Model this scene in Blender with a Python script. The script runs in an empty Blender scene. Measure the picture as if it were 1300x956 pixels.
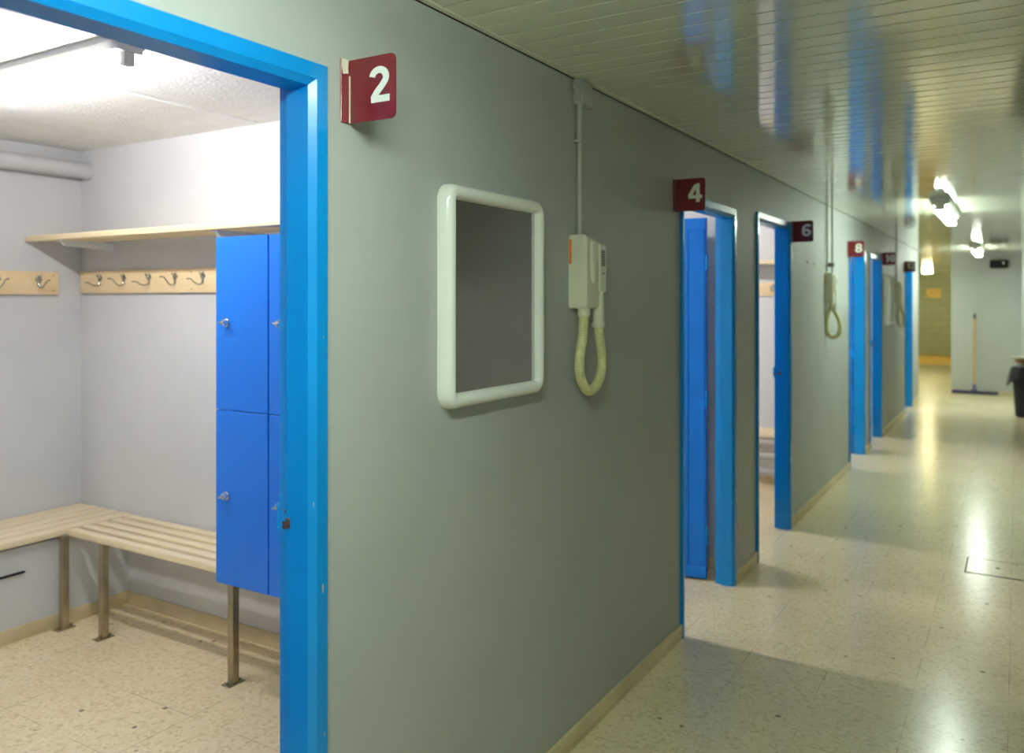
import bpy, bmesh, math, random
from mathutils import Vector, Matrix

random.seed(7)
C = bpy.context.scene.collection
PI = math.pi

# ------------------------------------------------------------------ materials
MATS = {}

def new_mat(name):
    m = bpy.data.materials.new(name)
    m.use_nodes = True
    nt = m.node_tree
    for n in list(nt.nodes):
        nt.nodes.remove(n)
    out = nt.nodes.new('ShaderNodeOutputMaterial')
    p = nt.nodes.new('ShaderNodeBsdfPrincipled')
    nt.links.new(p.outputs[0], out.inputs[0])
    MATS[name] = m
    return m, nt, p


def world_pos(nt):
    g = nt.nodes.new('ShaderNodeNewGeometry')
    return g.outputs['Position']


def noise(nt, vec, scale, detail=3, rough=0.5):
    n = nt.nodes.new('ShaderNodeTexNoise')
    n.inputs['Scale'].default_value = scale
    n.inputs['Detail'].default_value = detail
    n.inputs['Roughness'].default_value = rough
    nt.links.new(vec, n.inputs['Vector'])
    return n.outputs['Fac']


def ramp(nt, fac, stops):
    r = nt.nodes.new('ShaderNodeValToRGB')
    e = r.color_ramp.elements
    e[0].position, e[0].color = stops[0][0], (*stops[0][1], 1)
    e[1].position, e[1].color = stops[-1][0], (*stops[-1][1], 1)
    for pos, col in stops[1:-1]:
        k = e.new(pos)
        k.color = (*col, 1)
    nt.links.new(fac, r.inputs[0])
    return r.outputs[0]


def mix(nt, fac, a, b):
    n = nt.nodes.new('ShaderNodeMix')
    n.data_type = 'RGBA'
    for sock, v in ((n.inputs[0], fac), (n.inputs[6], a), (n.inputs[7], b)):
        if isinstance(v, (int, float)):
            sock.default_value = v
        elif isinstance(v, tuple):
            sock.default_value = (*v, 1)
        else:
            nt.links.new(v, sock)
    return n.outputs[2]


def math_node(nt, op, a, b=None):
    n = nt.nodes.new('ShaderNodeMath')
    n.operation = op
    for i, v in enumerate((a, b)):
        if v is None:
            continue
        if isinstance(v, (int, float)):
            n.inputs[i].default_value = v
        else:
            nt.links.new(v, n.inputs[i])
    return n.outputs[0]


def bump(nt, p, h, strength, dist=0.002):
    b = nt.nodes.new('ShaderNodeBump')
    b.inputs['Strength'].default_value = strength
    b.inputs['Distance'].default_value = dist
    nt.links.new(h, b.inputs['Height'])
    nt.links.new(b.outputs[0], p.inputs['Normal'])


def plain(name, col, rough=0.5, var=0.08, nscale=6, metal=0, bstr=0, bscale=60, ior=1.5, coat=0, bdist=0.001, rvar=0):
    m, nt, p = new_mat(name)
    pos = world_pos(nt)
    lo = tuple(max(0, c * (1 - var)) for c in col)
    hi = tuple(min(1, c * (1 + var)) for c in col)
    nt.links.new(ramp(nt, noise(nt, pos, nscale), [(0.3, lo), (0.7, hi)]), p.inputs['Base Color'])
    p.inputs['Roughness'].default_value = rough
    if rvar:
        nr = noise(nt, pos, nscale * 2)
        v = math_node(nt, 'ADD', math_node(nt, 'MULTIPLY', nr, rvar), rough - rvar / 2)
        nt.links.new(v, p.inputs['Roughness'])
    p.inputs['Metallic'].default_value = metal
    p.inputs['IOR'].default_value = ior
    p.inputs['Coat Weight'].default_value = coat
    p.inputs['Coat Roughness'].default_value = 0.08
    if bstr:
        bump(nt, p, noise(nt, pos, bscale, 4), bstr, bdist)
    return m


def emit(name, col, strength):
    m, nt, p = new_mat(name)
    p.inputs['Base Color'].default_value = (0.9, 0.9, 0.9, 1)
    p.inputs['Emission Color'].default_value = (*col, 1)
    p.inputs['Emission Strength'].default_value = strength
    p.inputs['Roughness'].default_value = 0.3
    return m


def wall_mat(name, col):
    m, nt, p = new_mat(name)
    pos = world_pos(nt)
    n1 = noise(nt, pos, 1.3, 4, 0.6)
    n2 = noise(nt, pos, 22, 3, 0.6)
    base = ramp(nt, n1, [(0.3, tuple(c * 0.93 for c in col)), (0.7, tuple(c * 1.05 for c in col))])
    # sparse scuffs
    sc = nt.nodes.new('ShaderNodeMapping')
    sc.inputs['Scale'].default_value = (9, 9, 3)
    sc.inputs['Rotation'].default_value = (0.6, 0.3, 0)
    nt.links.new(pos, sc.inputs[0])
    n3 = noise(nt, sc.outputs[0], 2.0, 6, 0.75)
    mask = ramp(nt, n3, [(0.66, (0, 0, 0)), (0.78, (0.35, 0.35, 0.35))])
    nt.links.new(mix(nt, mask, base, tuple(c * 0.72 for c in col)), p.inputs['Base Color'])
    p.inputs['Roughness'].default_value = 0.55
    h = math_node(nt, 'ADD', math_node(nt, 'MULTIPLY', n2, 0.5), noise(nt, pos, 140, 3))
    bump(nt, p, h, 0.18, 0.001)
    return m


def floor_mat(name, tint):
    m, nt, p = new_mat(name)
    pos = world_pos(nt)
    sep = nt.nodes.new('ShaderNodeSeparateXYZ')
    nt.links.new(pos, sep.inputs[0])
    mp = nt.nodes.new('ShaderNodeMapping')
    mp.inputs['Scale'].default_value = (1.0, 1.0, 1.0)
    nt.links.new(pos, mp.inputs[0])
    v = nt.nodes.new('ShaderNodeTexVoronoi')
    v.inputs['Scale'].default_value = 75
    nt.links.new(mp.outputs[0], v.inputs['Vector'])
    vs = nt.nodes.new('ShaderNodeSeparateColor')
    nt.links.new(v.outputs['Color'], vs.inputs[0])
    t = tint
    chips = ramp(nt, vs.outputs[0], [(0.0, (t[0] * 0.80, t[1] * 0.76, t[2] * 0.68)), (0.25, (t[0] * 0.98, t[1] * 0.95, t[2] * 0.9)),
                                     (0.6, t), (1.0, (t[0] * 1.06, t[1] * 1.07, t[2] * 1.10))])
    fine = noise(nt, pos, 160, 3, 0.7)
    col = mix(nt, ramp(nt, fine, [(0.58, (0, 0, 0)), (0.72, (0.6, 0.6, 0.6))]), chips, (t[0] * 0.62, t[1] * 0.55, t[2] * 0.45))
    cloud = noise(nt, pos, 2.2, 3)
    col = mix(nt, ramp(nt, cloud, [(0.35, (0.28, 0.28, 0.28)), (0.65, (0, 0, 0))]), col, (t[0] * 0.8, t[1] * 0.78, t[2] * 0.72))
    # dark inclusions
    v2 = nt.nodes.new('ShaderNodeTexVoronoi')
    v2.inputs['Scale'].default_value = 7
    nt.links.new(pos, v2.inputs['Vector'])
    spots = ramp(nt, v2.outputs['Distance'], [(0.055, (0.75, 0.75, 0.75)), (0.09, (0, 0, 0))])
    col = mix(nt, spots, col, (0.10, 0.075, 0.05))
    # tile joints
    def line(axis, off):
        a = math_node(nt, 'ADD', sep.outputs[axis], 100 * 0.33 - off)
        f = math_node(nt, 'FRACT', math_node(nt, 'DIVIDE', a, 0.33))
        d = math_node(nt, 'ABSOLUTE', math_node(nt, 'SUBTRACT', f, 0.5))
        return math_node(nt, 'GREATER_THAN', d, 0.4955)
    j = math_node(nt, 'MAXIMUM', line(0, -0.03), line(1, 4.38 - 13 * 0.33))
    jf = math_node(nt, 'MULTIPLY', j, ramp(nt, noise(nt, pos, 3.1, 2), [(0.42, (0.03, 0.03, 0.03)), (0.62, (0.6, 0.6, 0.6))]))
    col = mix(nt, jf, col, (0.16, 0.13, 0.08))
    nt.links.new(col, p.inputs['Base Color'])
    r = math_node(nt, 'ADD', math_node(nt, 'MULTIPLY', noise(nt, pos, 9, 4), 0.10), 0.17)
    nt.links.new(r, p.inputs['Roughness'])
    p.inputs['IOR'].default_value = 1.45
    bump(nt, p, noise(nt, pos, 4.5, 2), 0.08, 0.004)
    return m


def wood_mat(name, a, b, axis=0, rough=0.4):
    m, nt, p = new_mat(name)
    pos = world_pos(nt)
    mp = nt.nodes.new('ShaderNodeMapping')
    sc = [34, 34, 34]
    sc[axis] = 1.6
    mp.inputs['Scale'].default_value = sc
    nt.links.new(pos, mp.inputs[0])
    n = noise(nt, mp.outputs[0], 1.5, 5, 0.65)
    nt.links.new(ramp(nt, n, [(0.3, a), (0.7, b)]), p.inputs['Base Color'])
    p.inputs['Roughness'].default_value = rough
    bump(nt, p, n, 0.15, 0.001)
    return m


GREY = (0.415, 0.44, 0.42)
wall_mat('wall_paint', GREY)
wall_mat('wall_paint_room', (0.60, 0.605, 0.615))
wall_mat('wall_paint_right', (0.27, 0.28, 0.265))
plain('stucco', (0.84, 0.84, 0.82), 0.8, 0.04, 14, bstr=0.6, bscale=60, bdist=0.004)
plain('slat_paint', (0.76, 0.78, 0.63), 0.10, 0.03, 3, ior=1.6, coat=0.8, rvar=0.03)
plain('groove', (0.12, 0.12, 0.09), 0.6)
floor_mat('floor_corridor', (0.77, 0.66, 0.44))
plain('floor_ochre', (0.70, 0.42, 0.07), 0.35, 0.1, 2)
plain('skirting', (0.62, 0.52, 0.32), 0.35, 0.15, 5, rvar=0.1)
plain('blue_frame', (0.001, 0.235, 0.64), 0.26, 0.04, 3, ior=1.42, bstr=0.15, bscale=28, coat=0.1, rvar=0.05)
plain('blue_leaf', (0.001, 0.18, 0.72), 0.45, 0.06, 5, ior=1.38, bstr=0.15, bscale=30)
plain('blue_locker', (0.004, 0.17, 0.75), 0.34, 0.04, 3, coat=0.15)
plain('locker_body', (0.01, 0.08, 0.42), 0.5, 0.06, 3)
plain('chip_wood', (0.42, 0.36, 0.26), 0.8, 0.2, 60)
plain('white_plastic', (0.80, 0.83, 0.77), 0.16, 0.03, 6, coat=0.4)
plain('dryer_plastic', (0.66, 0.68, 0.54), 0.35, 0.05, 9)
plain('dryer_shade_plastic', (0.42, 0.44, 0.35), 0.4, 0.05, 9)
plain('hose_plastic', (0.62, 0.60, 0.31), 0.4, 0.12, 12)
plain('orange_lens', (0.75, 0.22, 0.03), 0.3, 0.1, 20)
plain('grille_grey', (0.16, 0.17, 0.15), 0.6, 0.3, 400)
plain('grey_pvc', (0.40, 0.42, 0.38), 0.4, 0.05, 10)
plain('pipe_paint', (0.50, 0.50, 0.51), 0.4, 0.04, 10)
plain('dark_plastic', (0.006, 0.006, 0.007), 0.8, 0.3, 20)
plain('bag_plastic', (0.010, 0.010, 0.011), 0.28, 0.3, 20, bstr=0.6, bscale=18, bdist=0.01)
plain('red_sign', (0.15, 0.003, 0.009), 0.30, 0.12, 10, coat=0.15)
plain('cream_paint', (0.72, 0.70, 0.56), 0.5, 0.06, 30)
plain('digit_white', (0.82, 0.86, 0.78), 0.4, 0.04, 20)
wood_mat('cream_slat_x', (0.80, 0.66, 0.42), (0.88, 0.76, 0.54), 0)
wood_mat('cream_slat_y', (0.80, 0.66, 0.42), (0.88, 0.76, 0.54), 1)
wood_mat('shelf_wood', (0.78, 0.62, 0.36), (0.90, 0.77, 0.52), 0)
wood_mat('board_wood', (0.80, 0.60, 0.33), (0.86, 0.69, 0.43), 0, 0.35)
wood_mat('handle_wood', (0.45, 0.26, 0.10), (0.62, 0.40, 0.18), 2, 0.5)
plain('worn_wood', (0.72, 0.66, 0.56), 0.8, 0.2, 90)
plain('steel', (0.40, 0.35, 0.25), 0.34, 0.15, 9, metal=0.85, rvar=0.15)
plain('chrome', (0.80, 0.80, 0.78), 0.12, 0.05, 9, metal=1.0)
plain('hook_metal', (0.42, 0.42, 0.38), 0.25, 0.2, 60, metal=0.9)
plain('brass', (0.45, 0.26, 0.08), 0.3, 0.2, 60, metal=0.8)
plain('bracket_white', (0.78, 0.80, 0.76), 0.35, 0.03, 9)
plain('housing_white', (0.80, 0.80, 0.77), 0.35, 0.03, 9)
plain('holder_grey', (0.84, 0.83, 0.79), 0.4, 0.05, 9)
plain('squeegee_blue', (0.04, 0.05, 0.20), 0.5, 0.08, 9)
plain('rubber', (0.03, 0.03, 0.035), 0.7, 0.2, 9)
plain('terracotta', (0.45, 0.17, 0.06), 0.6, 0.15, 20)
plain('tray_green', (0.30, 0.31, 0.22), 0.5, 0.1, 15)
plain('cup_white', (0.70, 0.70, 0.62), 0.5, 0.05, 15)
plain('seal_dark', (0.04, 0.036, 0.025), 0.9, 0.2, 30, ior=1.15)
plain('poster_paper', (0.90, 0.66, 0.26), 0.6, 0.1, 12)
plain('latch_metal', (0.16, 0.11, 0.08), 0.35, 0.3, 60, metal=0.8)
emit('tube_corridor', (0.83, 1.0, 0.85), 68)
emit('tube_near', (0.85, 1.0, 0.88), 96)
emit('tube_room_bright', (1.0, 0.965, 0.93), 190)
emit('tube_far', (0.88, 1.0, 0.88), 115)
emit('tube_room', (1.0, 0.98, 0.97), 112)
emit('tube_passage', (1.0, 0.92, 0.50), 150)
emit('tube_yellow', (1.0, 0.96, 0.72), 210)
emit('led_white', (0.9, 1.0, 0.9), 0.5)

# mirror glass
m, nt, p = new_mat('mirror_glass')
pos = world_pos(nt)
p.inputs['Metallic'].default_value = 1
nt.links.new(ramp(nt, noise(nt, pos, 3), [(0.3, (0.60, 0.60, 0.58)), (0.7, (0.64, 0.64, 0.62))]), p.inputs['Base Color'])
p.inputs['Roughness'].default_value = 0.03
# green tiles of the far passage
m, nt, p = new_mat('green_tiles')
pos = world_pos(nt)
sep = nt.nodes.new('ShaderNodeSeparateXYZ'); nt.links.new(pos, sep.inputs[0])
cmb = nt.nodes.new('ShaderNodeCombineXYZ')
nt.links.new(math_node(nt, 'ADD', sep.outputs[0], sep.outputs[1]), cmb.inputs[0]); nt.links.new(sep.outputs[2], cmb.inputs[1])
br = nt.nodes.new('ShaderNodeTexBrick')
br.inputs['Color1'].default_value = (0.41, 0.45, 0.34, 1)
br.inputs['Color2'].default_value = (0.45, 0.49, 0.37, 1)
br.inputs['Mortar'].default_value = (0.33, 0.38, 0.25, 1)
br.inputs['Scale'].default_value = 1.0
br.inputs['Brick Width'].default_value = 0.4
br.inputs['Row Height'].default_value = 0.2
br.inputs['Mortar Size'].default_value = 0.012
nt.links.new(cmb.outputs[0], br.inputs['Vector'])
nt.links.new(br.outputs[0], p.inputs['Base Color'])
p.inputs['Roughness'].default_value = 0.45


# ------------------------------------------------------------------ mesh builder
class MB:
    """collects shapes in world coordinates and links them as one mesh object"""
    def __init__(self):
        self.v, self.f, self.m, self.s = [], [], [], []
        self.mats = []

    def slot(self, mat):
        if mat not in self.mats:
            self.mats.append(mat)
        return self.mats.index(mat)

    def add(self, verts, faces, mat, smooth=False):
        k = len(self.v)
        self.v += [tuple(p) for p in verts]
        i = self.slot(mat)
        for f in faces:
            self.f.append([k + a for a in f]); self.m.append(i); self.s.append(smooth)
        return self

    def box(self, a, b, mat, bev=0, seg=2, xf=None):
        x0, y0, z0 = (min(a[i], b[i]) for i in range(3))
        x1, y1, z1 = (max(a[i], b[i]) for i in range(3))
        bm = bmesh.new()
        bmesh.ops.create_cube(bm, size=1)
        for v in bm.verts:
            v.co = Vector(((x0 + x1) / 2 + v.co.x * (x1 - x0), (y0 + y1) / 2 + v.co.y * (y1 - y0), (z0 + z1) / 2 + v.co.z * (z1 - z0)))
        if bev:
            bmesh.ops.bevel(bm, geom=bm.edges[:], offset=bev, segments=seg, profile=0.5, affect='EDGES')
        if xf is not None:
            bm.transform(xf)
        self.bm(bm, mat, bool(bev))
        return self

    def bm(self, bm, mat, smooth=False):
        bm.verts.index_update()
        self.add([v.co.copy() for v in bm.verts], [[v.index for v in f.verts] for f in bm.faces], mat, smooth)
        bm.free()

    def tube(self, pts, r, mat, n=16, caps=True, ribs=None):
        """round tube along a polyline; r is a number or a list of radii"""
        pts = [Vector(p) for p in pts]
        rr = r if isinstance(r, (list, tuple)) else [r] * len(pts)
        vs, fs = [], []
        t0 = (pts[1] - pts[0]).normalized()
        up = Vector((0, 0, 1)) if abs(t0.z) < 0.9 else Vector((1, 0, 0))
        nrm = t0.cross(up).normalized()
        for i, p in enumerate(pts):
            if i == 0: t = pts[1] - pts[0]
            elif i == len(pts) - 1: t = pts[-1] - pts[-2]
            else: t = pts[i + 1] - pts[i - 1]
            t.normalize()
            nrm = (nrm - t * nrm.dot(t)).normalized()
            bn = t.cross(nrm)
            for k in range(n):
                a = 2 * PI * k / n
                vs.append(p + (nrm * math.cos(a) + bn * math.sin(a)) * rr[i])
        for i in range(len(pts) - 1):
            for k in range(n):
                a, b = i * n + k, i * n + (k + 1) % n
                fs.append([a, b, b + n, a + n])
        if caps:
            fs.append(list(range(n))[::-1]); fs.append([(len(pts) - 1) * n + k for k in range(n)])
        self.add(vs, fs, mat, True)
        return self

    def prism(self, poly, axis, a0, a1, mat, smooth=False):
        """extrude a 2-D polygon along an axis; poly is in the two other axes in order"""
        def P(u, w, a):
            return {0: (a, u, w), 1: (u, a, w), 2: (u, w, a)}[axis]
        n = len(poly)
        vs = [P(u, w, a0) for u, w in poly] + [P(u, w, a1) for u, w in poly]
        fs = [[k, (k + 1) % n, n + (k + 1) % n, n + k] for k in range(n)]
        fs += [list(range(n))[::-1], [n + k for k in range(n)]]
        self.add(vs, fs, mat, smooth)
        return self

    def lathe(self, prof, cx, cy, mat, n=32, closed=False):
        vs, fs = [], []
        for r, z in prof:
            for k in range(n):
                a = 2 * PI * k / n
                vs.append((cx + r * math.cos(a), cy + r * math.sin(a), z))
        m = len(prof)
        for i in range(m - 1):
            for k in range(n):
                a, b = i * n + k, i * n + (k + 1) % n
                fs.append([a, b, b + n, a + n])
        self.add(vs, fs, mat, True)
        return self

    def build(self, name, parent=None, label=None, cat=None, group=None, kind=None, auto=35):
        me = bpy.data.meshes.new(name)
        off = Vector((0, 0, 0))
        if parent is not None:
            q = parent
            while q is not None:
                off += q.location
                q = q.parent
            origin = Vector((0, 0, 0))
        else:
            xs = [v[0] for v in self.v]; ys = [v[1] for v in self.v]; zs = [v[2] for v in self.v]
            origin = Vector(((min(xs) + max(xs)) / 2, (min(ys) + max(ys)) / 2, min(zs)))
            if kind == 'structure':
                origin = Vector((0, 0, 0))
            off = origin
        me.from_pydata([(v[0] - off.x, v[1] - off.y, v[2] - off.z) for v in self.v], [], self.f)
        for mt in self.mats:
            me.materials.append(MATS[mt])
        for i, pl in enumerate(me.polygons):
            pl.material_index = self.m[i]
            pl.use_smooth = self.s[i]
        bm = bmesh.new(); bm.from_mesh(me)
        bmesh.ops.recalc_face_normals(bm, faces=bm.faces[:])
        bm.to_mesh(me); bm.free()
        if any(self.s):
            me.set_sharp_from_angle(angle=math.radians(auto))
        o = bpy.data.objects.new(name, me)
        C.objects.link(o)
        o.location = origin
        if parent is not None:
            o.parent = parent
        tag(o, label, cat, group, kind)
        return o


def tag(o, label=None, cat=None, group=None, kind=None):
    for k, v in (('label', label), ('category', cat), ('group', group), ('kind', kind)):
        if v:
            o[k] = v
    return o


def thing(name, loc, label=None, cat=None, group=None, kind=None):
    o = bpy.data.objects.new(name, None)
    o.empty_display_size = 0.05
    C.objects.link(o)
    o.location = loc
    return tag(o, label, cat, group, kind)


def copy_tree(o, parent=None):
    c = o.copy(); C.objects.link(c); c.parent = parent
    for ch in list(o.children):
        copy_tree(ch, c)
    return c


def spline(pts, sub=8):
    """Catmull-Rom through points"""
    P = [Vector(p) for p in pts]
    P = [P[0] * 2 - P[1]] + P + [P[-1] * 2 - P[-2]]
    out = []
    for i in range(1, len(P) - 2):
        for k in range(sub):
            t = k / sub
            a, b, c, d = P[i - 1], P[i], P[i + 1], P[i + 2]
            out.append(0.5 * ((2 * b) + (c - a) * t + (2 * a - 5 * b + 4 * c - d) * t * t + (3 * b - a - 3 * c + d) * t ** 3))
    out.append(P[-2])
    return out


# ------------------------------------------------------------------ dimensions
WX, WB = -1.345, -1.437        # corridor wall: corridor side, room side
RX = 0.42                      # right corridor wall
CZ, RZ = 2.359, 2.382          # corridor and room ceilings
FX, PX = -4.37, -3.955         # room far wall, plinth under the benches
# door outer frame lines: near Y, far Y, top z
DOORS = [(0.53, 1.394, 2.098), (3.730, 4.595, 2.075), (5.045, 5.915, 2.104), (8.27, 9.17, 2.07), (9.54, 10.42, 2.068), (12.77, 13.65, 2.05)]
ROOMS = [(0.36, 2.68), (2.78, 4.79), (4.89, 7.30), (7.40, 9.325), (9.425, 11.80), (11.90, 14.57)]
LAMPY = [1.60, 3.80, 5.93, 8.28, 10.42, 12.83]
YE = 14.67                     # end of the left wall
YF = 16.1                      # far wall
PY = 26.7                      # end wall of the passage

# ------------------------------------------------------------------ room shell
b = MB()
prev = -3.0
for y0, y1, z in DOORS:
    b.box((WX, prev, 0), (WB, y0, 2.48), 'wall_paint')
    b.box((WX, y0, z), (WB, y1, 2.48), 'wall_paint')
    prev = y1
b.box((WX, prev, 0), (WB, YE, 2.48), 'wall_paint')
b.build('wall_left', kind='structure')
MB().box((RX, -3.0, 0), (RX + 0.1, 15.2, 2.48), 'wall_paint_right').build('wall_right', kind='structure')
MB().box((0.06, 15.2, 0), (RX + 0.1, 16.1, 2.48), 'wall_paint').build('wall_stub', kind='structure')
MB().box((-0.973, YF, 0), (RX + 0.1, YF + 0.12, 2.48), 'wall_paint').build('wall_far', kind='structure')
MB().box((WX - 0.1, -3.1, 0), (RX + 0.1, -3.0, 2.48), 'wall_paint').build('wall_back', kind='structure')
MB().box((FX - 0.1, 0.26, 0), (FX, YE, 2.48), 'wall_paint_room').build('wall_outer', kind='structure')
b = MB()
ends = [(0.26, 0.36)] + [(ROOMS[i][1], ROOMS[i + 1][0]) for i in range(5)] + [(14.57, YE)]
for a, c in ends:
    MB().box((FX, a, 0), (WB, c, 2.48), 'wall_paint_room').build('wall_partition', kind='structure')
# lobby beyond the left wall, and the passage
MB().box((-4.47, YE, 0), (-4.37, YF, 2.48), 'wall_paint').build('wall_lobby', kind='structure')
MB().box((-4.47, YF, 0), (-3.2, YF + 0.12, 2.48), 'wall_paint').build('wall_lobby_far', kind='structure')
MB().box((-3.3, YF + 0.12, 0), (-3.2, PY, 2.48), 'green_tiles').build('wall_passage_left', kind='structure')
MB().box((-0.973, YF + 0.12, 0), (-0.873, PY, 2.48), 'green_tiles').build('wall_passage_right', kind='structure')
MB().box((-3.3, PY, 0), (-0.873, PY + 0.1, 2.48), 'green_tiles').build('wall_passage_end', kind='structure')
# plinths
b = MB()
for i, (a, c) in enumerate(ROOMS):
    if i in (0, 2):
        b.box((FX, a, 0), (PX, c, 0.425), 'wall_paint_room')
b.build('wall_plinth', kind='structure')
# floor
b = MB()
b.box((FX - 0.1, -3.1, -0.1), (RX + 0.1, 22.7, 0), 'floor_corridor')
b.box((FX - 0.1, 22.7, -0.1), (RX + 0.1, PY + 0.1, 0), 'floor_ochre')
b.build('floor', kind='structure')
# rooms' ceiling
MB().box((FX - 0.1, 0.26, RZ), (WB, YE, RZ + 0.1), 'stucco').build('ceiling_rooms', kind='structure')

# slatted corridor ceiling: crowned boards across the corridor, a dark groove between
b = MB()
pitch = 0.098
k0 = math.ceil((-3.0 - 1.821) / pitch)
k1 = int((PY - 1.821) / pitch)
for k in range(k0, k1 + 1):
    yc = 1.821 + k * pitch
    x0 = WX + 0.02 if yc < YE - 0.1 else -4.37
    x1 = RX
    if yc > YF: x0, x1 = -3.2, -0.973
    tilt = random.uniform(-1, 1) * 0.00030
    rows = []
    w0, w1 = yc + 0.004, yc + pitch - 0.004
    prof = [(w0 - 0.004, CZ + 0.012), (w0 - 0.0005, CZ + 0.010), (w0, CZ + 0.0015), (w0 + 0.0006, CZ + 0.0001)]
    for q in range(1, 8):
        u = q / 8
        prof.append((w0 + 0.0006 + (w1 - w0 - 0.0012) * u, CZ + 0.0001 - 0.0001 * 4 * u * (1 - u) + tilt * (2 * u - 1)))
    prof += [(w1 - 0.0006, CZ + 0.0001), (w1, CZ + 0.0015), (w1 + 0.0005, CZ + 0.010), (w1 + 0.004, CZ + 0.012)]
    n = len(prof)
    vs = [(x0, y, z) for y, z in prof] + [(x1, y, z) for y, z in prof]
    fs = [[i, i + 1, n + i + 1, n + i] for i in range(n - 1)]
    b.add(vs, fs[1:-1], 'slat_paint', True)
    b.add(vs, [fs[0], fs[-1]], 'groove')
b.build('ceiling', kind='structure', auto=20)
MB().box((WX + 0.0, -3.1, CZ + 0.016), (RX + 0.1, YE, CZ + 0.09), 'groove').box((-4.37, YE, CZ + 0.016), (RX + 0.1, PY + 0.1, CZ + 0.09), 'groove').build('ceiling_backing', kind='structure')
# wall angle of the slatted ceiling
b = MB()
b.prism([(WX, CZ - 0.002), (WX + 0.024, CZ - 0.002), (WX + 0.024, CZ + 0.0005), (WX + 0.002, CZ + 0.0005), (WX + 0.002, CZ + 0.02), (WX, CZ + 0.02)], 1, -3.0, YE, 'slat_paint')
b.box((WX, -3.0, CZ - 0.0045), (WX + 0.004, YE, CZ - 0.002), 'seal_dark')
b.build('trim_1', kind='structure')
MB().box((RX - 0.024, -3.0, CZ - 0.002), (RX, 15.2, CZ + 0.0005), 'slat_paint').build('trim_2', kind='structure')

# skirting boards
BH, BT = 0.066, 0.013
b = MB(); prev = -3.0
for y0, y1, z in DOORS:
    b.box((WX, prev, 0), (WX + BT, y0 - 0.001, BH), 'skirting', 0.002); prev = y1 + 0.001
b.box((WX, prev, 0), (WX + BT, YE, BH), 'skirting', 0.002)
b.build('baseboard_left', kind='structure')
MB().box((RX - BT, -3.0, 0), (RX, 15.2, BH), 'skirting', 0.002).build('baseboard_right', kind='structure')
MB().box((-0.973, YF - BT, 0), (0.06, YF, BH), 'skirting', 0.002).build('baseboard_far', kind='structure')
b = MB()
for i, (a, c) in enumerate(ROOMS):
    fx = PX if i in (0, 2) else FX
    b.box((fx, a, 0), (fx + BT, c, BH), 'skirting', 0.002)
    b.box((fx + BT, c - BT, 0), (WB, c, BH), 'skirting', 0.002)
    b.box((fx + BT, a, 0), (WB, a + BT, BH), 'skirting', 0.002)
b.build('baseboard_rooms', kind='structure')


# ------------------------------------------------------------------ doors
PROF = [(0, WX), (0.0, WX + 0.016), (0.034, WX + 0.016), (0.050, WX + 0.004), (0.0545, -1.403), (0.0415, -1.403), (0.0415, -1.437), (0, -1.437)]

def frame(y0, y1, zt, parent):
    b = MB()
    rings = []
    for (yy, sy, zz, top) in ((y0, 1, 0, 0), (y0, 1, zt, 1), (y1, -1, zt, 1), (y1, -1, 0, 0)):
        rings.append([(x, yy + sy * o * (0.55 if sy > 0 else 1), zz - (o if top else 0)) for o, x in PROF])
    n = len(PROF)
    vs = [p for r in rings for p in r]
    fs = []
    for i in range(3):
        for k in range(n):
            fs.append([i * n + k, i * n + (k + 1) % n, (i + 1) * n + (k + 1) % n, (i + 1) * n + k])
    fs += [list(range(n)), [3 * n + k for k in range(n)]]
    b.add(vs, fs, 'blue_frame')
    return b


def chip(b, c, n, w, h, seed):
    """small flaked patch of bare wood on a surface with normal n"""
    rnd = random.Random(seed)
    c = Vector(c); n = Vector(n).normalized()
    u = n.cross(Vector((0, 0, 1))).normalized()
    pts = []
    for k in range(9):
        a = 2 * PI * k / 9
        r = rnd.uniform(0.7, 1.1)
        pts.append(c + u * math.cos(a) * w * r + Vector((0, 0, 1)) * math.sin(a) * h * r + n * 0.0006)
    b.add(pts, [list(range(9))], 'chip_wood')


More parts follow.
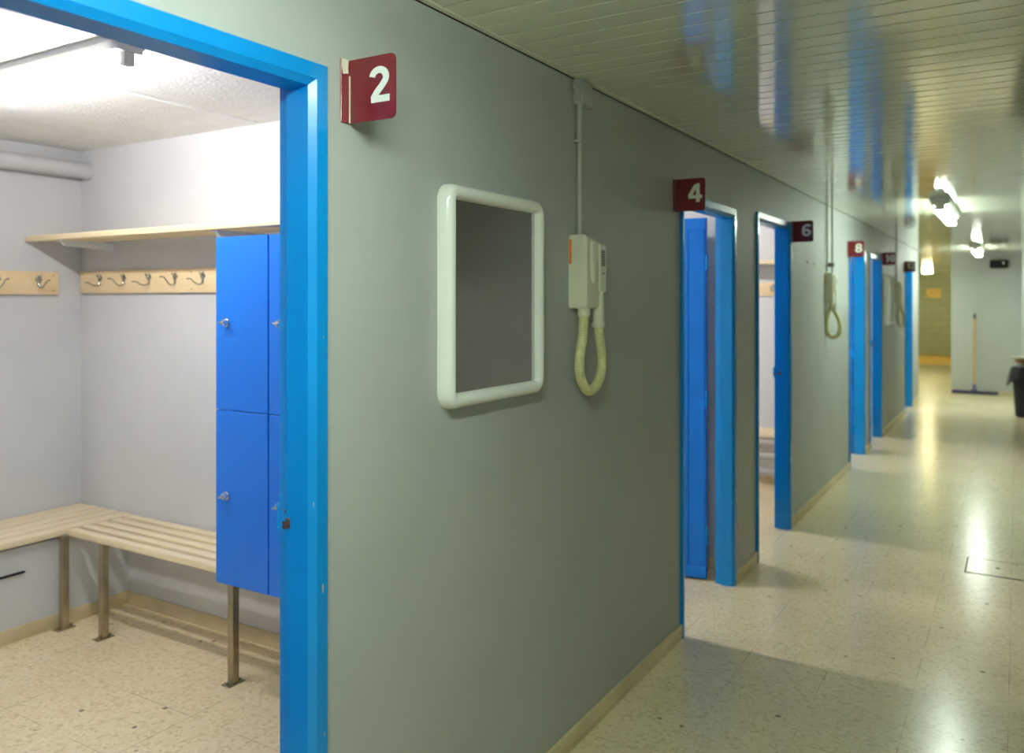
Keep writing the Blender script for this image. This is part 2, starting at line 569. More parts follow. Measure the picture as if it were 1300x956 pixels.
def leaf(root, hinge_y, side, width, zt, ang, handle=True, hx=-1.452):
    """side=+1: hinged at the near jamb (leaf would close towards +Y); ang: opening angle into the room"""
    t = 0.038
    # closed leaf lies along side*Y; opening rotates it towards -X
    a = math.radians(ang)
    d = Vector((-math.sin(a), side * math.cos(a), 0))
    nrm = Vector((-math.cos(a), -side * math.sin(a), 0))      # room side when closed
    M = Matrix(((d.x, nrm.x, 0, hx), (d.y, nrm.y, 0, hinge_y), (0, 0, 1, 0), (0, 0, 0, 1)))
    b = MB()
    nb = 8
    z0, z1 = 0.012, zt
    mar = 0.006
    bw = (width - 2 * 0.006) / nb
    b.box((0, 0.004, z0), (width, t - 0.004, z1), 'blue_leaf', xf=M)
    for q in range(nb):
        b.box((0.006 + q * bw + 0.0012, 0, z0 + 0.07), (0.006 + (q + 1) * bw - 0.0012, t, z1 - 0.07), 'blue_leaf', 0.003, 1, xf=M)
    b.box((0, 0.0, z1 - 0.066), (width, t, z1), 'blue_leaf', 0.002, 1, xf=M)
    b.box((0, 0.0, z0), (width, t, z0 + 0.066), 'blue_leaf', 0.002, 1, xf=M)
    L = b.build('door_leaf', root)
    for z in (0.25, 1.02, z1 - 0.25):
        h = MB()
        p = M @ Vector((-0.004, -0.004, 0))
        h.tube([(p.x, p.y, z - 0.045), (p.x, p.y, z + 0.045)], 0.007, 'blue_frame', 12)
        h.build('hinge', root)
    if handle:
        h = MB()
        for s in (-0.004, t + 0.004):
            h.box((width - 0.075, s - 0.003, 0.98), (width - 0.040, s + 0.003, 1.16), 'steel', 0.002, 1, xf=M)
            e = -1 if s < 0 else 1
            P0 = M @ Vector((width - 0.057, s, 1.09)); P1 = M @ Vector((width - 0.057, s + e * 0.045, 1.09))
            P2 = M @ Vector((width - 0.17, s + e * 0.05, 1.09))
            h.tube(spline([P0, P1, P2], 6), 0.008, 'steel', 10)
        h.build('door_handle', L)


for i, (y0, y1, zt) in enumerate(DOORS):
    r = thing('door_%d' % (i + 1), (WX, (y0 + y1) / 2, 0), kind='structure')
    fb = frame(y0, y1, zt, r)
    if i == 0:
        chip(fb, (-1.3285, 1.377, 0.928), (1, 0, 0), 0.0032, 0.011, 1)
        chip(fb, (-1.3350, 1.3533, 1.12), (0.66, -0.75, 0), 0.003, 0.009, 2)
        chip(fb, (-1.3285, 1.380, 1.49), (1, 0, 0), 0.0015, 0.003, 3)
        chip(fb, (-1.3285, 1.383, 0.60), (1, 0, 0), 0.002, 0.004, 4)
    fb.build('door_frame', r)
    lw = (y1 - y0) - 2 * 0.0415 - 0.006
    if i == 1:
        leaf(r, y1 - 0.034, -1, lw - 0.03, zt - 0.040, 83, hx=-1.492)
    elif i == 3:
        leaf(r, y1 - 0.040, -1, lw, zt - 0.045, 86, hx=-1.447)
    elif i == 5:
        leaf(r, y1 - 0.040, -1, lw, zt - 0.045, 86, hx=-1.447)
    else:
        leaf(r, y0 + 0.040, 1, lw, zt - 0.045, 93 if i else 96)
        # strike plate with lip on the far jamb
        s = MB()
        ys = y1 - 0.0415
        s.box((-1.438, ys - 0.0025, 1.02), (-1.380, ys, 1.13), 'blue_frame', 0.001, 1)
        s.box((-1.447, ys - 0.004, 1.045), (-1.437, ys + 0.010, 1.110), 'blue_frame', 0.003, 1)
        s.box((-1.4035, y1 - 0.0575, 1.062), (-1.390, y1 - 0.0535, 1.085), 'latch_metal', 0.002, 1)
        s.box((-1.425, ys - 0.005, 1.055), (-1.392, ys - 0.0024, 1.072), 'latch_metal', 0.001, 1)
        s.box((-1.418, ys - 0.004, 1.092), (-1.402, ys - 0.0022, 1.099), 'latch_metal', 0.0005, 1)
        s.build('strike_plate', r)


# ------------------------------------------------------------------ number signs
def arc(cx, cy, rx, ry, a0, a1, n=14):
    return [(cx + rx * math.cos(math.radians(a0 + (a1 - a0) * k / n)), cy + ry * math.sin(math.radians(a0 + (a1 - a0) * k / n))) for k in range(n + 1)]


# centre lines of the numerals in a cell one unit high; strokes are 0.2 thick
STROKES = {
    '0': [arc(0.32, 0.5, 0.22, 0.40, 0, 360, 40)],
    '1': [[(0.36, 0.0), (0.36, 1.0)], [(0.36, 0.90), (0.27, 0.80), (0.14, 0.74)]],
    '2': [arc(0.32, 0.68, 0.22, 0.22, 170, -20, 18) + [(0.42, 0.46), (0.24, 0.27), (0.13, 0.10)], [(0.07, 0.095), (0.66, 0.095)]],
    '4': [[(0.48, 0.0), (0.48, 1.0)], [(0.40, 0.93), (0.07, 0.34)], [(0.0, 0.29), (0.70, 0.29)]],
    '6': [arc(0.33, 0.31, 0.23, 0.215, 0, 360, 32), arc(0.40, 0.55, 0.30, 0.355, 48, 185, 20) + [(0.10, 0.36)]],
    '8': [arc(0.33, 0.285, 0.24, 0.19, 0, 360, 32), arc(0.33, 0.715, 0.205, 0.19, 0, 360, 32)],
}
ADV = {'0': 0.66, '1': 0.56, '2': 0.66, '4': 0.70, '6': 0.66, '8': 0.66}


def numeral_mesh(body, H, w=0.19):
    """flat numerals with a slight thickness: (verts in x, z; faces)"""
    b = []
    x0 = 0
    for ch in body:
        for li, line in enumerate(STROKES[ch]):
            P = [Vector((x0 + u, v)) for u, v in line]
            closed = (P[0] - P[-1]).length < 1e-4
            L, Rr = [], []
            for i, p in enumerate(P):
                if closed:
                    t = P[(i + 1) % (len(P) - 1)] - P[(i - 1) % (len(P) - 1)]
                else:
                    t = P[min(i + 1, len(P) - 1)] - P[max(i - 1, 0)]
                t.normalize()
                nn = Vector((-t.y, t.x)) * (w / 2)
                L.append(p + nn); Rr.append(p - nn)
            b.append((L, Rr, li))
        x0 += ADV[ch] + 0.05
    return b, x0 - 0.05


def sign(num, y, z0, label, chipped=False):
    z1 = z0 + 0.148
    r = thing('number_sign', (WX, y, z0), label, 'sign', 'numbered signs above the changing room doors')
    b = MB()
    # projecting leaf with rounded free corners
    c = 0.012
    poly = [(WX + 0.003, z0), (-1.204 - c, z0), (-1.204 - c * 0.3, z0 + c * 0.3), (-1.204, z0 + c), (-1.204, z1 - c), (-1.204 - c * 0.3, z1 - c * 0.3), (-1.204 - c, z1), (WX + 0.003, z1)]
    b.prism(poly, 1, y - 0.002, y + 0.002, 'red_sign')
    b.build('sign_face', r)
    f = MB()
    f.box((WX, y - 0.030, z0), (WX + 0.004, y + 0.002, z1), 'red_sign', 0.001, 1)
    if chipped:
        f.add([(WX + 0.0046, y - 0.029, z1), (WX + 0.0046, y - 0.005, z1), (WX + 0.0046, y - 0.007, z1 - 0.02), (WX + 0.0046, y - 0.006, z1 - 0.031),
               (WX + 0.0046, y - 0.016, z1 - 0.033), (WX + 0.0046, y - 0.024, z1 - 0.036), (WX + 0.0046, y - 0.029, z1 - 0.022)], [[0, 1, 2, 3, 4, 5, 6]], 'cream_paint')
        f.box((WX + 0.0042, y - 0.0042, z0 + 0.001), (WX + 0.0072, y - 0.0019, z1 - 0.037), 'cream_paint')
    f.build('wall_flange', r)
    strokes, wid = numeral_mesh(num, 1.0)
    Hn = 0.083
    sx = 0.098 / (0.66 * 1.05) * 0.66 if len(num) == 1 else 0.086
    cx = -1.250 if len(num) == 1 else -1.262
    d = MB()
    for L, Rr, li in strokes:
        e = 0.0026 + 0.0003 * li
        T = lambda q: (cx + (q.x - wid / 2) * sx, y - e, z0 + 0.040 + q.y * Hn)
        n = len(L)
        vs = [T(q) for q in L] + [T(q) for q in Rr]
        vs += [(v[0], y - 0.0018, v[2]) for v in vs]
        fs = [[k, k + 1, n + k + 1, n + k] for k in range(n - 1)]
        fs += [[k, 2 * n + k, 2 * n + k + 1, k + 1] for k in range(n - 1)] + [[n + k, n + k + 1, 3 * n + k + 1, 3 * n + k] for k in range(n - 1)]
        d.add(vs, fs, 'digit_white')
    d.build('numeral', r)


sign('2', 1.480, 1.986, 'chipped dark red flag sign with white number 2 by the nearest doorway', True)
sign('4', 3.670, 1.978, 'dark red flag sign with white number 4, second along the corridor')
sign('6', 6.000, 1.976, 'dark red flag sign with white number 6, beside the third doorway')
sign('8', 8.225, 1.972, 'red flag sign with white number 8, fourth along the corridor')
sign('10', 10.51, 1.977, 'dark red flag sign with white number 10, above the small white mirror')
sign('12', 12.73, 1.966, 'small dark flag sign with number 12, farthest of the door signs')


# ------------------------------------------------------------------ mirrors
def mirror(y0, y1, z0, z1, label):
    r = thing('wall_mirror', (WX, (y0 + y1) / 2, z0), label, 'mirror', 'white framed wall mirrors')
    a, pr, R = 0.0235, 0.042, 0.050
    # centre line: rounded rectangle
    path = []
    ry0, ry1, rz0, rz1 = y0 + a, y1 - a, z0 + a, z1 - a
    rr = R - a
    for (cy, cz, s) in ((ry1 - rr, rz1 - rr, 0), (ry0 + rr, rz1 - rr, 1), (ry0 + rr, rz0 + rr, 2), (ry1 - rr, rz0 + rr, 3)):
        for k in range(9):
            t = (s + k / 8) * PI / 2
            path.append((cy + rr * math.cos(t), cz + rr * math.sin(t), math.cos(t), math.sin(t)))
    n = len(path)
    prof = []
    for k in range(13):
        t = PI * k / 12
        prof.append((a * math.cos(t), pr * math.sin(t) ** 0.75 if k not in (0, 12) else 0.0))
    prof[-1] = (-a, 0.020); prof.append((-a, 0.0))
    m = len(prof)
    vs, fs = [], []
    for (cy, cz, ny, nz) in path:
        for (o, x) in prof:
            vs.append((WX + 0.001 + x, cy + ny * o if True else cy, cz + nz * o))
    # keep the inner edge a crisp rectangle
    out = []
    for idx, v in enumerate(vs):
        o = prof[idx % m][0]
        if o < -rr:
            s = (idx // m)
            cy, cz, ny, nz = path[s]
            q = s // 9
            sy = 1 if q in (0, 3) else -1; sz = 1 if q in (0, 1) else -1
            ey = (ry1 if sy > 0 else ry0) - sy * (-o); ez = (rz1 if sz > 0 else rz0) - sz * (-o)
            v = (v[0], ey, ez)
        out.append(v)
    for i in range(n):
        for k in range(m - 1):
            A, B = i * m + k, ((i + 1) % n) * m + k
            fs.append([A, A + 1, B + 1, B])
    f = MB(); f.add(out, fs, 'white_plastic', True)
    f.build('mirror_frame', r, auto=60)
    g = MB().box((WX + 0.004, y0 + 2 * a - 0.004, z0 + 2 * a - 0.004), (WX + 0.022, y1 - 2 * a + 0.004, z1 - 2 * a + 0.004), 'mirror_glass')
    g.build('mirror_glass', r)


mirror(1.828, 2.368, 1.272, 1.894, 'large rectangular mirror in a rounded white plastic frame, beside the nearest hand-held dryer')
mirror(10.64, 11.28, 1.262, 1.893, 'distant rounded white mirror seen edge-on beneath the number 10 sign')


# ------------------------------------------------------------------ hair dryers
def dryer(y, label, hose, cond=True):
    r = thing('mounted_hair_dryer', (WX, y, 1.54), label, 'hair dryer', 'wall-mounted hair dryers with hoses')
    X = WX
    b = MB()
    # body: profile seen from above (x out of the wall, y along it), front edge chamfered
    def body(z, i):
        e = i
        return [(X, y + e), (X + 0.058 - e, y + e), (X + 0.067 - e, y + 0.009), (X + 0.070 - e, y + 0.050), (X + 0.066 - e, y + 0.124 - e), (X, y + 0.122 - e)]
    lv = [(1.543, 0.010), (1.547, 0.003), (1.556, 0.0), (1.775, 0.0), (1.794, 0.002), (1.802, 0.010)]
    vs, fs = [], []
    for z, i in lv:
        for k, (px_, py_) in enumerate(body(z, i)):
            zz = z
            if z > 1.77:
                zz = z - 0.020 * max(0, (py_ - y - 0.016)) / 0.106     # the top falls away to the far side
            vs.append((px_, py_, zz))
    n = 6
    for q in range(len(lv) - 1):
        for k in range(n):
            fs.append([q * n + k, q * n + (k + 1) % n, (q + 1) * n + (k + 1) % n, (q + 1) * n + k])
    fs += [list(range(n))[::-1], [(len(lv) - 1) * n + k for k in range(n)]]
    b.add(vs, fs, 'dryer_plastic', True)
    bo = b.build('dryer_body', r, auto=25)
    # thumb shaped grip moulding on the front
    g = MB()
    vs, fs = [], []
    N = 12
    zz = [1.628, 1.631, 1.638, 1.650, 1.670, 1.72, 1.762, 1.780]
    wd = [0.004, 0.013, 0.019, 0.024, 0.027, 0.029, 0.030, 0.026]
    for z, w in zip(zz, wd):
        for k in range(N):
            t = PI * k / (N - 1)
            vs.append((X + 0.064 + 0.6 * w * math.sin(t), y + 0.058 - w * math.cos(t), z + (-0.004 * (1 - math.cos(t)) if z > 1.77 else 0)))
    for q in range(len(zz) - 1):
        for k in range(N - 1):
            fs.append([q * N + k, q * N + k + 1, (q + 1) * N + k + 1, (q + 1) * N + k])
    fs += [list(range(N)), [(len(zz) - 1) * N + k for k in range(N)]]
    g.add(vs, fs, 'dryer_plastic', True)
    g.build('grip_cover', bo)
    # orange window on the side, screws
    MB().box((X + 0.002, y - 0.0025, 1.70), (X + 0.012, y + 0.002, 1.785), 'orange_lens', 0.001, 1).build('pilot_light', bo)
    # handset
    h = MB()
    h.box((X + 0.018, y + 0.100, 1.600), (X + 0.074, y + 0.158, 1.775), 'dryer_plastic', 0.010, 3)
    lv = [(1.56, 0.020, 0.020, 0.0), (1.575, 0.021, 0.020, 0.0), (1.60, 0.016, 0.018, 0.010), (1.63, 0.012, 0.016, 0.014), (1.68, 0.011, 0.012, 0.016), (1.705, 0.008, 0.010, 0.016)]
    vs, fs = [], []
    N = 20
    for z, wy, wx, sh in lv:
        for k in range(N):
            t = 2 * PI * k / N
            vs.append((X + 0.056 + wx * math.cos(t), y + 0.124 + sh * 0.3 + wy * math.sin(t), z))
    for q in range(len(lv) - 1):
        for k in range(N):
            fs.append([q * N + k, q * N + (k + 1) % N, (q + 1) * N + (k + 1) % N, (q + 1) * N + k])
    fs += [list(range(N))[::-1], [(len(lv) - 1) * N + k for k in range(N)]]
    h.add(vs, fs, 'dryer_plastic', True)
    h.tube([(X + 0.056, y + 0.124, 1.482), (X + 0.056, y + 0.124, 1.565)], 0.0205, 'dryer_plastic', 24)
    h.tube([(X + 0.056, y + 0.124, 1.476), (X + 0.056, y + 0.124, 1.490)], 0.0245, 'dryer_plastic', 24)
    ho = h.build('handset', r)
    q = MB()
    q.box((X + 0.0730, y + 0.110, 1.695), (X + 0.0750, y + 0.142, 1.752), 'grille_grey')
    for k in range(7):
        z = 1.699 + k * 0.008
        q.box((X + 0.0745, y + 0.111, z), (X + 0.0758, y + 0.141, z + 0.003), 'dryer_shade_plastic')
    q.build('air_intake', ho)
    MB().tube([(X + 0.073, y + 0.128, 1.668), (X + 0.0755, y + 0.128, 1.668)], 0.003, 'seal_dark', 10).build('screw', ho)
    # collar under the body
    c = MB()
    c.tube([(X + 0.045, y + 0.030, 1.518), (X + 0.045, y + 0.030, 1.546)], 0.0225, 'dryer_plastic', 24)
    c.build('hose_collar', r)
    # corrugated hose
    pts = spline([(X + o, y + a, z) for a, o, z in hose], 14)
    # resample and rib
    L = [0]
    for i in range(1, len(pts)):
        L.append(L[-1] + (pts[i] - pts[i - 1]).length)
    step = 0.0022
    n = int(L[-1] / step)
    P, R = [], []
    j = 0
    for i in range(n + 1):
        s = i * L[-1] / n
        while j < len(L) - 2 and L[j + 1] < s:
            j += 1
        t = (s - L[j]) / max(1e-6, L[j + 1] - L[j])
        P.append(pts[j].lerp(pts[j + 1], t))
        R.append(0.0172 + 0.0011 * math.sin(s / 0.0092 * 2 * PI))
    MB().tube(P, R, 'hose_plastic', 20).build('hose', r, auto=80)
    return r


HOSE1 = [(0.030, 0.045, 1.525), (0.014, 0.048, 1.450), (-0.012, 0.050, 1.380), (-0.016, 0.050, 1.325), (0.018, 0.050, 1.272),
         (0.066, 0.050, 1.252), (0.122, 0.050, 1.268), (0.156, 0.052, 1.315), (0.156, 0.054, 1.370), (0.136, 0.056, 1.425), (0.124, 0.056, 1.485)]
HOSE2 = [(0.030, 0.045, 1.525), (0.030, 0.022, 1.46), (0.040, 0.010, 1.39), (0.055, 0.012, 1.32), (0.065, 0.045, 1.272),
         (0.075, 0.090, 1.285), (0.090, 0.108, 1.345), (0.105, 0.092, 1.42), (0.124, 0.056, 1.485)]
HOSE3 = [(0.030, 0.045, 1.525), (0.010, 0.04, 1.45), (-0.02, 0.035, 1.37), (-0.02, 0.04, 1.30), (0.03, 0.06, 1.255),
         (0.10, 0.085, 1.262), (0.14, 0.09, 1.32), (0.14, 0.08, 1.41), (0.124, 0.056, 1.485)]
dryer(2.604, 'cream hair dryer with a hanging ribbed hose, right of the large mirror', HOSE1)
dryer(7.12, 'cream hair dryer with narrow looped hose on the wall between signs 6 and 8', HOSE2)
dryer(11.66, 'distant hair dryer with looped hose, between the far mirror and sign 12', HOSE3)

# conduits, junction box
r = thing('junction_box', (WX, 2.685, 2.269), 'small square grey junction box tucked under the ceiling above the nearest dryer', 'junction box')
b = MB()
b.box((WX, 2.640, 2.266), (WX + 0.026, 2.732, CZ - 0.003), 'grey_pvc', 0.004)
b.build('box_body', r)
MB().box((WX + 0.026, 2.642, 2.268), (WX + 0.034, 2.730, CZ - 0.005), 'grey_pvc', 0.003).build('box_cover', r)
for z in (2.290, 2.328):
    MB().tube([(WX + 0.012, 2.630, z), (WX + 0.012, 2.641, z)], 0.011, 'grey_pvc', 14).build('cable_plug', r)
r = thing('conduit', (WX + 0.016, 2.657, 1.797), 'thin grey conduit running from junction box down to the nearest dryer', 'conduit', 'wall conduits above the dryers')
MB().tube([(WX + 0.0165, 2.657, 1.796), (WX + 0.0165, 2.657, 2.266)], 0.0095, 'grey_pvc', 14).build('conduit_tube', r)
MB().box((WX, 2.640, 2.130), (WX + 0.028, 2.672, 2.142), 'grey_pvc', 0.003, 1).build('conduit_clip', r)
r = thing('conduit', (WX + 0.04, 7.25, 1.797), 'thin grey conduit rising from the second dryer to the ceiling', 'conduit', 'wall conduits above the dryers')
MB().tube([(WX + 0.045, 7.215, 1.79), (WX + 0.045, 7.215, CZ - 0.003)], 0.0085, 'grey_pvc', 14).build('conduit_tube', r)
MB().tube([(WX + 0.016, 7.16, 1.79), (WX + 0.016, 7.16, CZ - 0.003)], 0.007, 'grey_pvc', 14).build('cable_sleeve', r)
MB().box((WX, 7.185, 1.846), (WX + 0.062, 7.232, 1.880), 'grille_grey', 0.006).build('conduit_clamp', r)
r = thing('conduit', (WX + 0.016, 11.73, 1.797), 'faint grey conduit above the distant dryer beside sign 12', 'conduit', 'wall conduits above the dryers')
MB().tube([(WX + 0.0165, 11.70, 1.79), (WX + 0.0165, 11.70, CZ - 0.003)], 0.0095, 'grey_pvc', 14).build('conduit_tube', r)
# two empty screw holes with plugs on the wall
for y, z, lab in ((6.485, 1.856, 'left one of two small dark wall plugs below sign 6'), (6.72, 1.854, 'right one of two small dark wall plugs below sign 6')):
    MB().box((WX, y - 0.03, z - 0.006), (WX + 0.004, y + 0.03, z + 0.006), 'grille_grey', 0.003).build('wall_plug', None, lab, 'wall plug', 'wall plugs below sign 6')


# ------------------------------------------------------------------ lamps
def corridor_lamp(yc, label, xc=-0.51, mat='tube_corridor'):
    r = thing('fluorescent_lamp', (xc, yc, CZ), label, 'ceiling lamp', 'fluorescent corridor lamps')
    h = 0.66
    b = MB()
    b.prism([(xc - 0.072, CZ - 0.001), (xc - 0.072, CZ - 0.026), (xc - 0.050, CZ - 0.056), (xc + 0.050, CZ - 0.056), (xc + 0.072, CZ - 0.026), (xc + 0.072, CZ - 0.001)], 1, yc - h, yc + h, 'housing_white')
    b.build('housing', r)
    for s in (-1, 1):
        MB().box((xc - 0.036, yc + s * (h - 0.026), CZ - 0.096), (xc + 0.036, yc + s * h, CZ - 0.050), 'holder_grey', 0.008).build('tube_holder', r)
    for s in (-1, 1):
        MB().tube([(xc + s * 0.021, yc - h + 0.030, CZ - 0.098), (xc + s * 0.021, yc + h - 0.030, CZ - 0.098)], 0.016, mat, 16).build('lamp_tube', r)
    return r


corridor_lamp(7.83, 'twin-tube fluorescent lamp glowing on corridor ceiling beyond sign 8, the nearer visible one')
corridor_lamp(14.08, 'farther glowing fluorescent lamp on corridor ceiling, before the grey end wall', mat='tube_far')
corridor_lamp(0.50, 'fluorescent lamp on the corridor ceiling opposite the nearest doorway, above the picture', mat='tube_near')


def room_lamp(i):
    y = LAMPY[i]
    labs = ['overexposed fluorescent lamp on the white ceiling of the nearest changing room', 'fluorescent lamp on the ceiling of the room behind door 4',
            'fluorescent lamp on the ceiling of the room behind door 6', 'fluorescent lamp on the ceiling of the room behind door 8',
            'fluorescent lamp on the ceiling of the room behind door 10', 'fluorescent lamp on the ceiling of the room behind door 12']
    x0, x1 = -3.62, -2.36
    r = thing('room_lamp', (-2.99, y, RZ), labs[i], 'ceiling lamp', 'fluorescent lamps of the changing rooms')
    b = MB()
    b.prism([(y - 0.058, RZ - 0.0005), (y - 0.058, RZ - 0.018), (y - 0.040, RZ - 0.036), (y + 0.040, RZ - 0.036), (y + 0.058, RZ - 0.018), (y + 0.058, RZ - 0.0005)], 0, x0, x1, 'housing_white')
    b.build('housing', r)
    for xa, xb in ((x0 - 0.006, x0 + 0.022), (x1 - 0.022, x1 + 0.006)):
        h = MB().box((xa, y - 0.018, RZ - 0.082), (xb, y + 0.018, RZ - 0.034), 'holder_grey', 0.004)
        h.box((xa - 0.002, y - 0.046, RZ - 0.040), (xb + 0.002, y + 0.046, RZ - 0.012), 'holder_grey', 0.004)
        h.build('tube_holder', r)
    MB().tube([(x0 + 0.02, y, RZ - 0.064), (x1 - 0.02, y, RZ - 0.064)], 0.019, 'tube_room' if i == 0 else 'tube_room_bright', 16).build('lamp_tube', r)


for i in range(6):
    room_lamp(i)
r = thing('passage_lamp', (-2.03, 24.6, CZ), 'yellow glowing lamp on the ceiling of the far green passage', 'ceiling lamp')
MB().box((-2.17, 24.4, CZ - 0.02), (-1.91, 24.66, CZ), 'housing_white', 0.005).build('housing', r)
MB().box((-2.15, 24.42, CZ - 0.065), (-1.93, 24.64, CZ - 0.02), 'tube_passage', 0.02).build('diffuser', r)
r = thing('passage_tube_lamp', (-2.95, 18.5, CZ), 'tube lamp along the passage ceiling, hidden behind the lobby wall', 'ceiling lamp')
MB().box((-3.0, 17.8, CZ - 0.04), (-2.9, 19.2, CZ), 'housing_white', 0.005).build('housing', r)
MB().tube([(-2.95, 17.85, CZ - 0.07), (-2.95, 19.15, CZ - 0.07)], 0.019, 'tube_yellow').build('lamp_tube', r)
r = thing('lobby_lamp', (-2.6, 15.4, CZ), 'fluorescent lamp on the side lobby ceiling, hidden behind the wall end', 'ceiling lamp')
MB().box((-3.3, 15.33, CZ - 0.04), (-2.0, 15.45, CZ), 'housing_white', 0.005).build('housing', r)
MB().tube([(-3.25, 15.39, CZ - 0.07), (-2.05, 15.39, CZ - 0.07)], 0.019, 'tube_far').build('lamp_tube', r)


# ------------------------------------------------------------------ benches
def leg(parent, x, y, top, plate=(0.035, 0.045)):
    b = MB()
    b.box((x - 0.0165, y - 0.0165, 0.004), (x + 0.0165, y + 0.0165, top), 'steel', 0.003, 2)
    L = b.build('leg', parent)
    p = MB()
    p.box((x - plate[0], y - plate[1], 0), (x + plate[0], y + plate[1], 0.005), 'steel', 0.001, 1)
    for s in (-1, 1):
        if plate[0] > plate[1]:
            p.tube([(x + s * (plate[0] - 0.009), y, 0.004), (x + s * (plate[0] - 0.009), y, 0.012)], 0.006, 'steel', 8)
        else:
            p.tube([(x, y + s * (plate[1] - 0.009), 0.004), (x, y + s * (plate[1] - 0.009), 0.012)], 0.006, 'steel', 8)
    p.build('foot_plate', L)


def bench_x(yb, x0, x1, label, legs, worn=True, top=0.473, dy=0.36):
    """slatted bench along X against a wall at y=yb"""
    r = thing('bench', ((x0 + x1) / 2, yb - dy / 2, 0), label, 'bench', 'slatted changing room benches')
    n = 5
    p = (dy + 0.008) / n
    for k in range(n):
        b = MB()
        a = yb - dy + k * p
        xx0 = x0 + (0 if k < 1 else random.uniform(-0.004, 0.004))
        b.box((xx0, a, top - (0.030 if k == 0 else 0.015)), (x1, a + p - 0.028, top), 'cream_slat_x', 0.003)
        if worn and k == 0:
            rnd = random.Random(3)
            x = x0 + 0.3
            while x < x1 - 0.1:
                w = rnd.uniform(0.008, 0.035)
                d = rnd.uniform(0.004, 0.012)
                pts = [(x, a + 0.001, top + 0.0006), (x + w * 0.3, a + 0.001 + d * 0.4, top + 0.0006), (x + w * 0.6, a + d, top + 0.0006), (x + w, a + 0.001, top + 0.0006)]
                b.add(pts, [[0, 1, 2, 3]], 'worn_wood')
                x += w + rnd.uniform(0.002, 0.03)
        b.build('slat', r)
    for q in legs:
        f = MB()
        f.prism([(yb - dy + 0.004, top - 0.052), (yb - 0.002, top - 0.052), (yb - 0.002, top - 0.0155), (yb - dy + p - 0.020, top - 0.0155), (yb - dy + p - 0.020, top - 0.0305), (yb - dy + 0.004, top - 0.0305)], 0, q - 0.015, q + 0.015, 'steel')
        f.build('cross_bar', r)
    for q in legs:
        leg(r, q, yb - dy - 0.0 + 0.020, top - 0.051, (0.024, 0.042))
    return r


bench_x(2.68, -3.895, -1.50, 'cream slatted bench under the hook board with blue lockers standing on it', (-3.640, -2.755, -1.70))
bench_x(7.30, -3.895, -1.50, 'cream slatted bench glimpsed through doorway 6', (-3.6, -2.6, -1.6), False, 0.477)
# left bench along Y on the plinth
r = thing('bench', (-4.13, 1.55, 0), 'cream slatted bench along the left wall, cut by the picture edge', 'bench', 'slatted changing room benches')
n, top = 5, 0.473
for k in range(n):
    a = -4.355 + k * 0.0905
    b = MB().box((a, 0.40, top - 0.030), (a + 0.066 + (0.008 if k == n - 1 else 0), 2.668, top), 'cream_slat_y', 0.003)
    b.build('slat', r)
for y in (0.7, 1.5, 2.310):
    MB().box((-4.34, y - 0.016, 0.4255), (-3.905, y + 0.016, top - 0.0305), 'steel', 0.002, 1).build('cross_bar', r)
for y in (0.7, 1.5, 2.310):
    leg(r, -3.9075, y, 0.443, (0.024, 0.044))
# thin dark rail on the plinth
MB().box((PX, 0.9, 0.306), (PX + 0.012, 2.148, 0.315), 'dark_plastic', 0.002, 1).build('cable_strip', None, 'thin black strip on the low wall under the left bench', 'cable strip')


# ------------------------------------------------------------------ shelf and hook boards
def shelf(yb, x0, x1, label, brackets):
    r = thing('wall_shelf', ((x0 + x1) / 2, yb, 1.87), label, 'shelf', 'slatted shelves above the hook boards')
    for k in range(4):
        a = yb - 0.304 + k * 0.078
        MB().box((x0, a, 1.880 if k else 1.874), (x1, a + (0.044 if k else 0.040), 1.902), 'shelf_wood', 0.003).build('slat', r)
    for q in brackets:
        b = MB()
        b.prism([(yb - 0.285, 1.874), (yb - 0.262, 1.848), (yb - 0.012, 1.834), (yb, 1.834), (yb, 1.874)], 0, q - 0.002, q + 0.020, 'bracket_white')
        b.box((q - 0.002, yb - 0.285, 1.8705), (q + 0.034, yb, 1.8738), 'bracket_white')
        b.build('bracket', r)
    return r


shelf(2.68, -4.368, -1.60, 'pale slatted wooden shelf high above hook board and lockers', (-4.10, -2.95, -1.95))
shelf(7.30, -4.368, -1.60, 'pale wooden shelf glimpsed through doorway 6', (-4.1, -3.0, -1.95))
shelf(4.79, -4.368, -2.40, 'pale wooden shelf glimpsed over the leaf of door 4', (-4.1, -3.0))


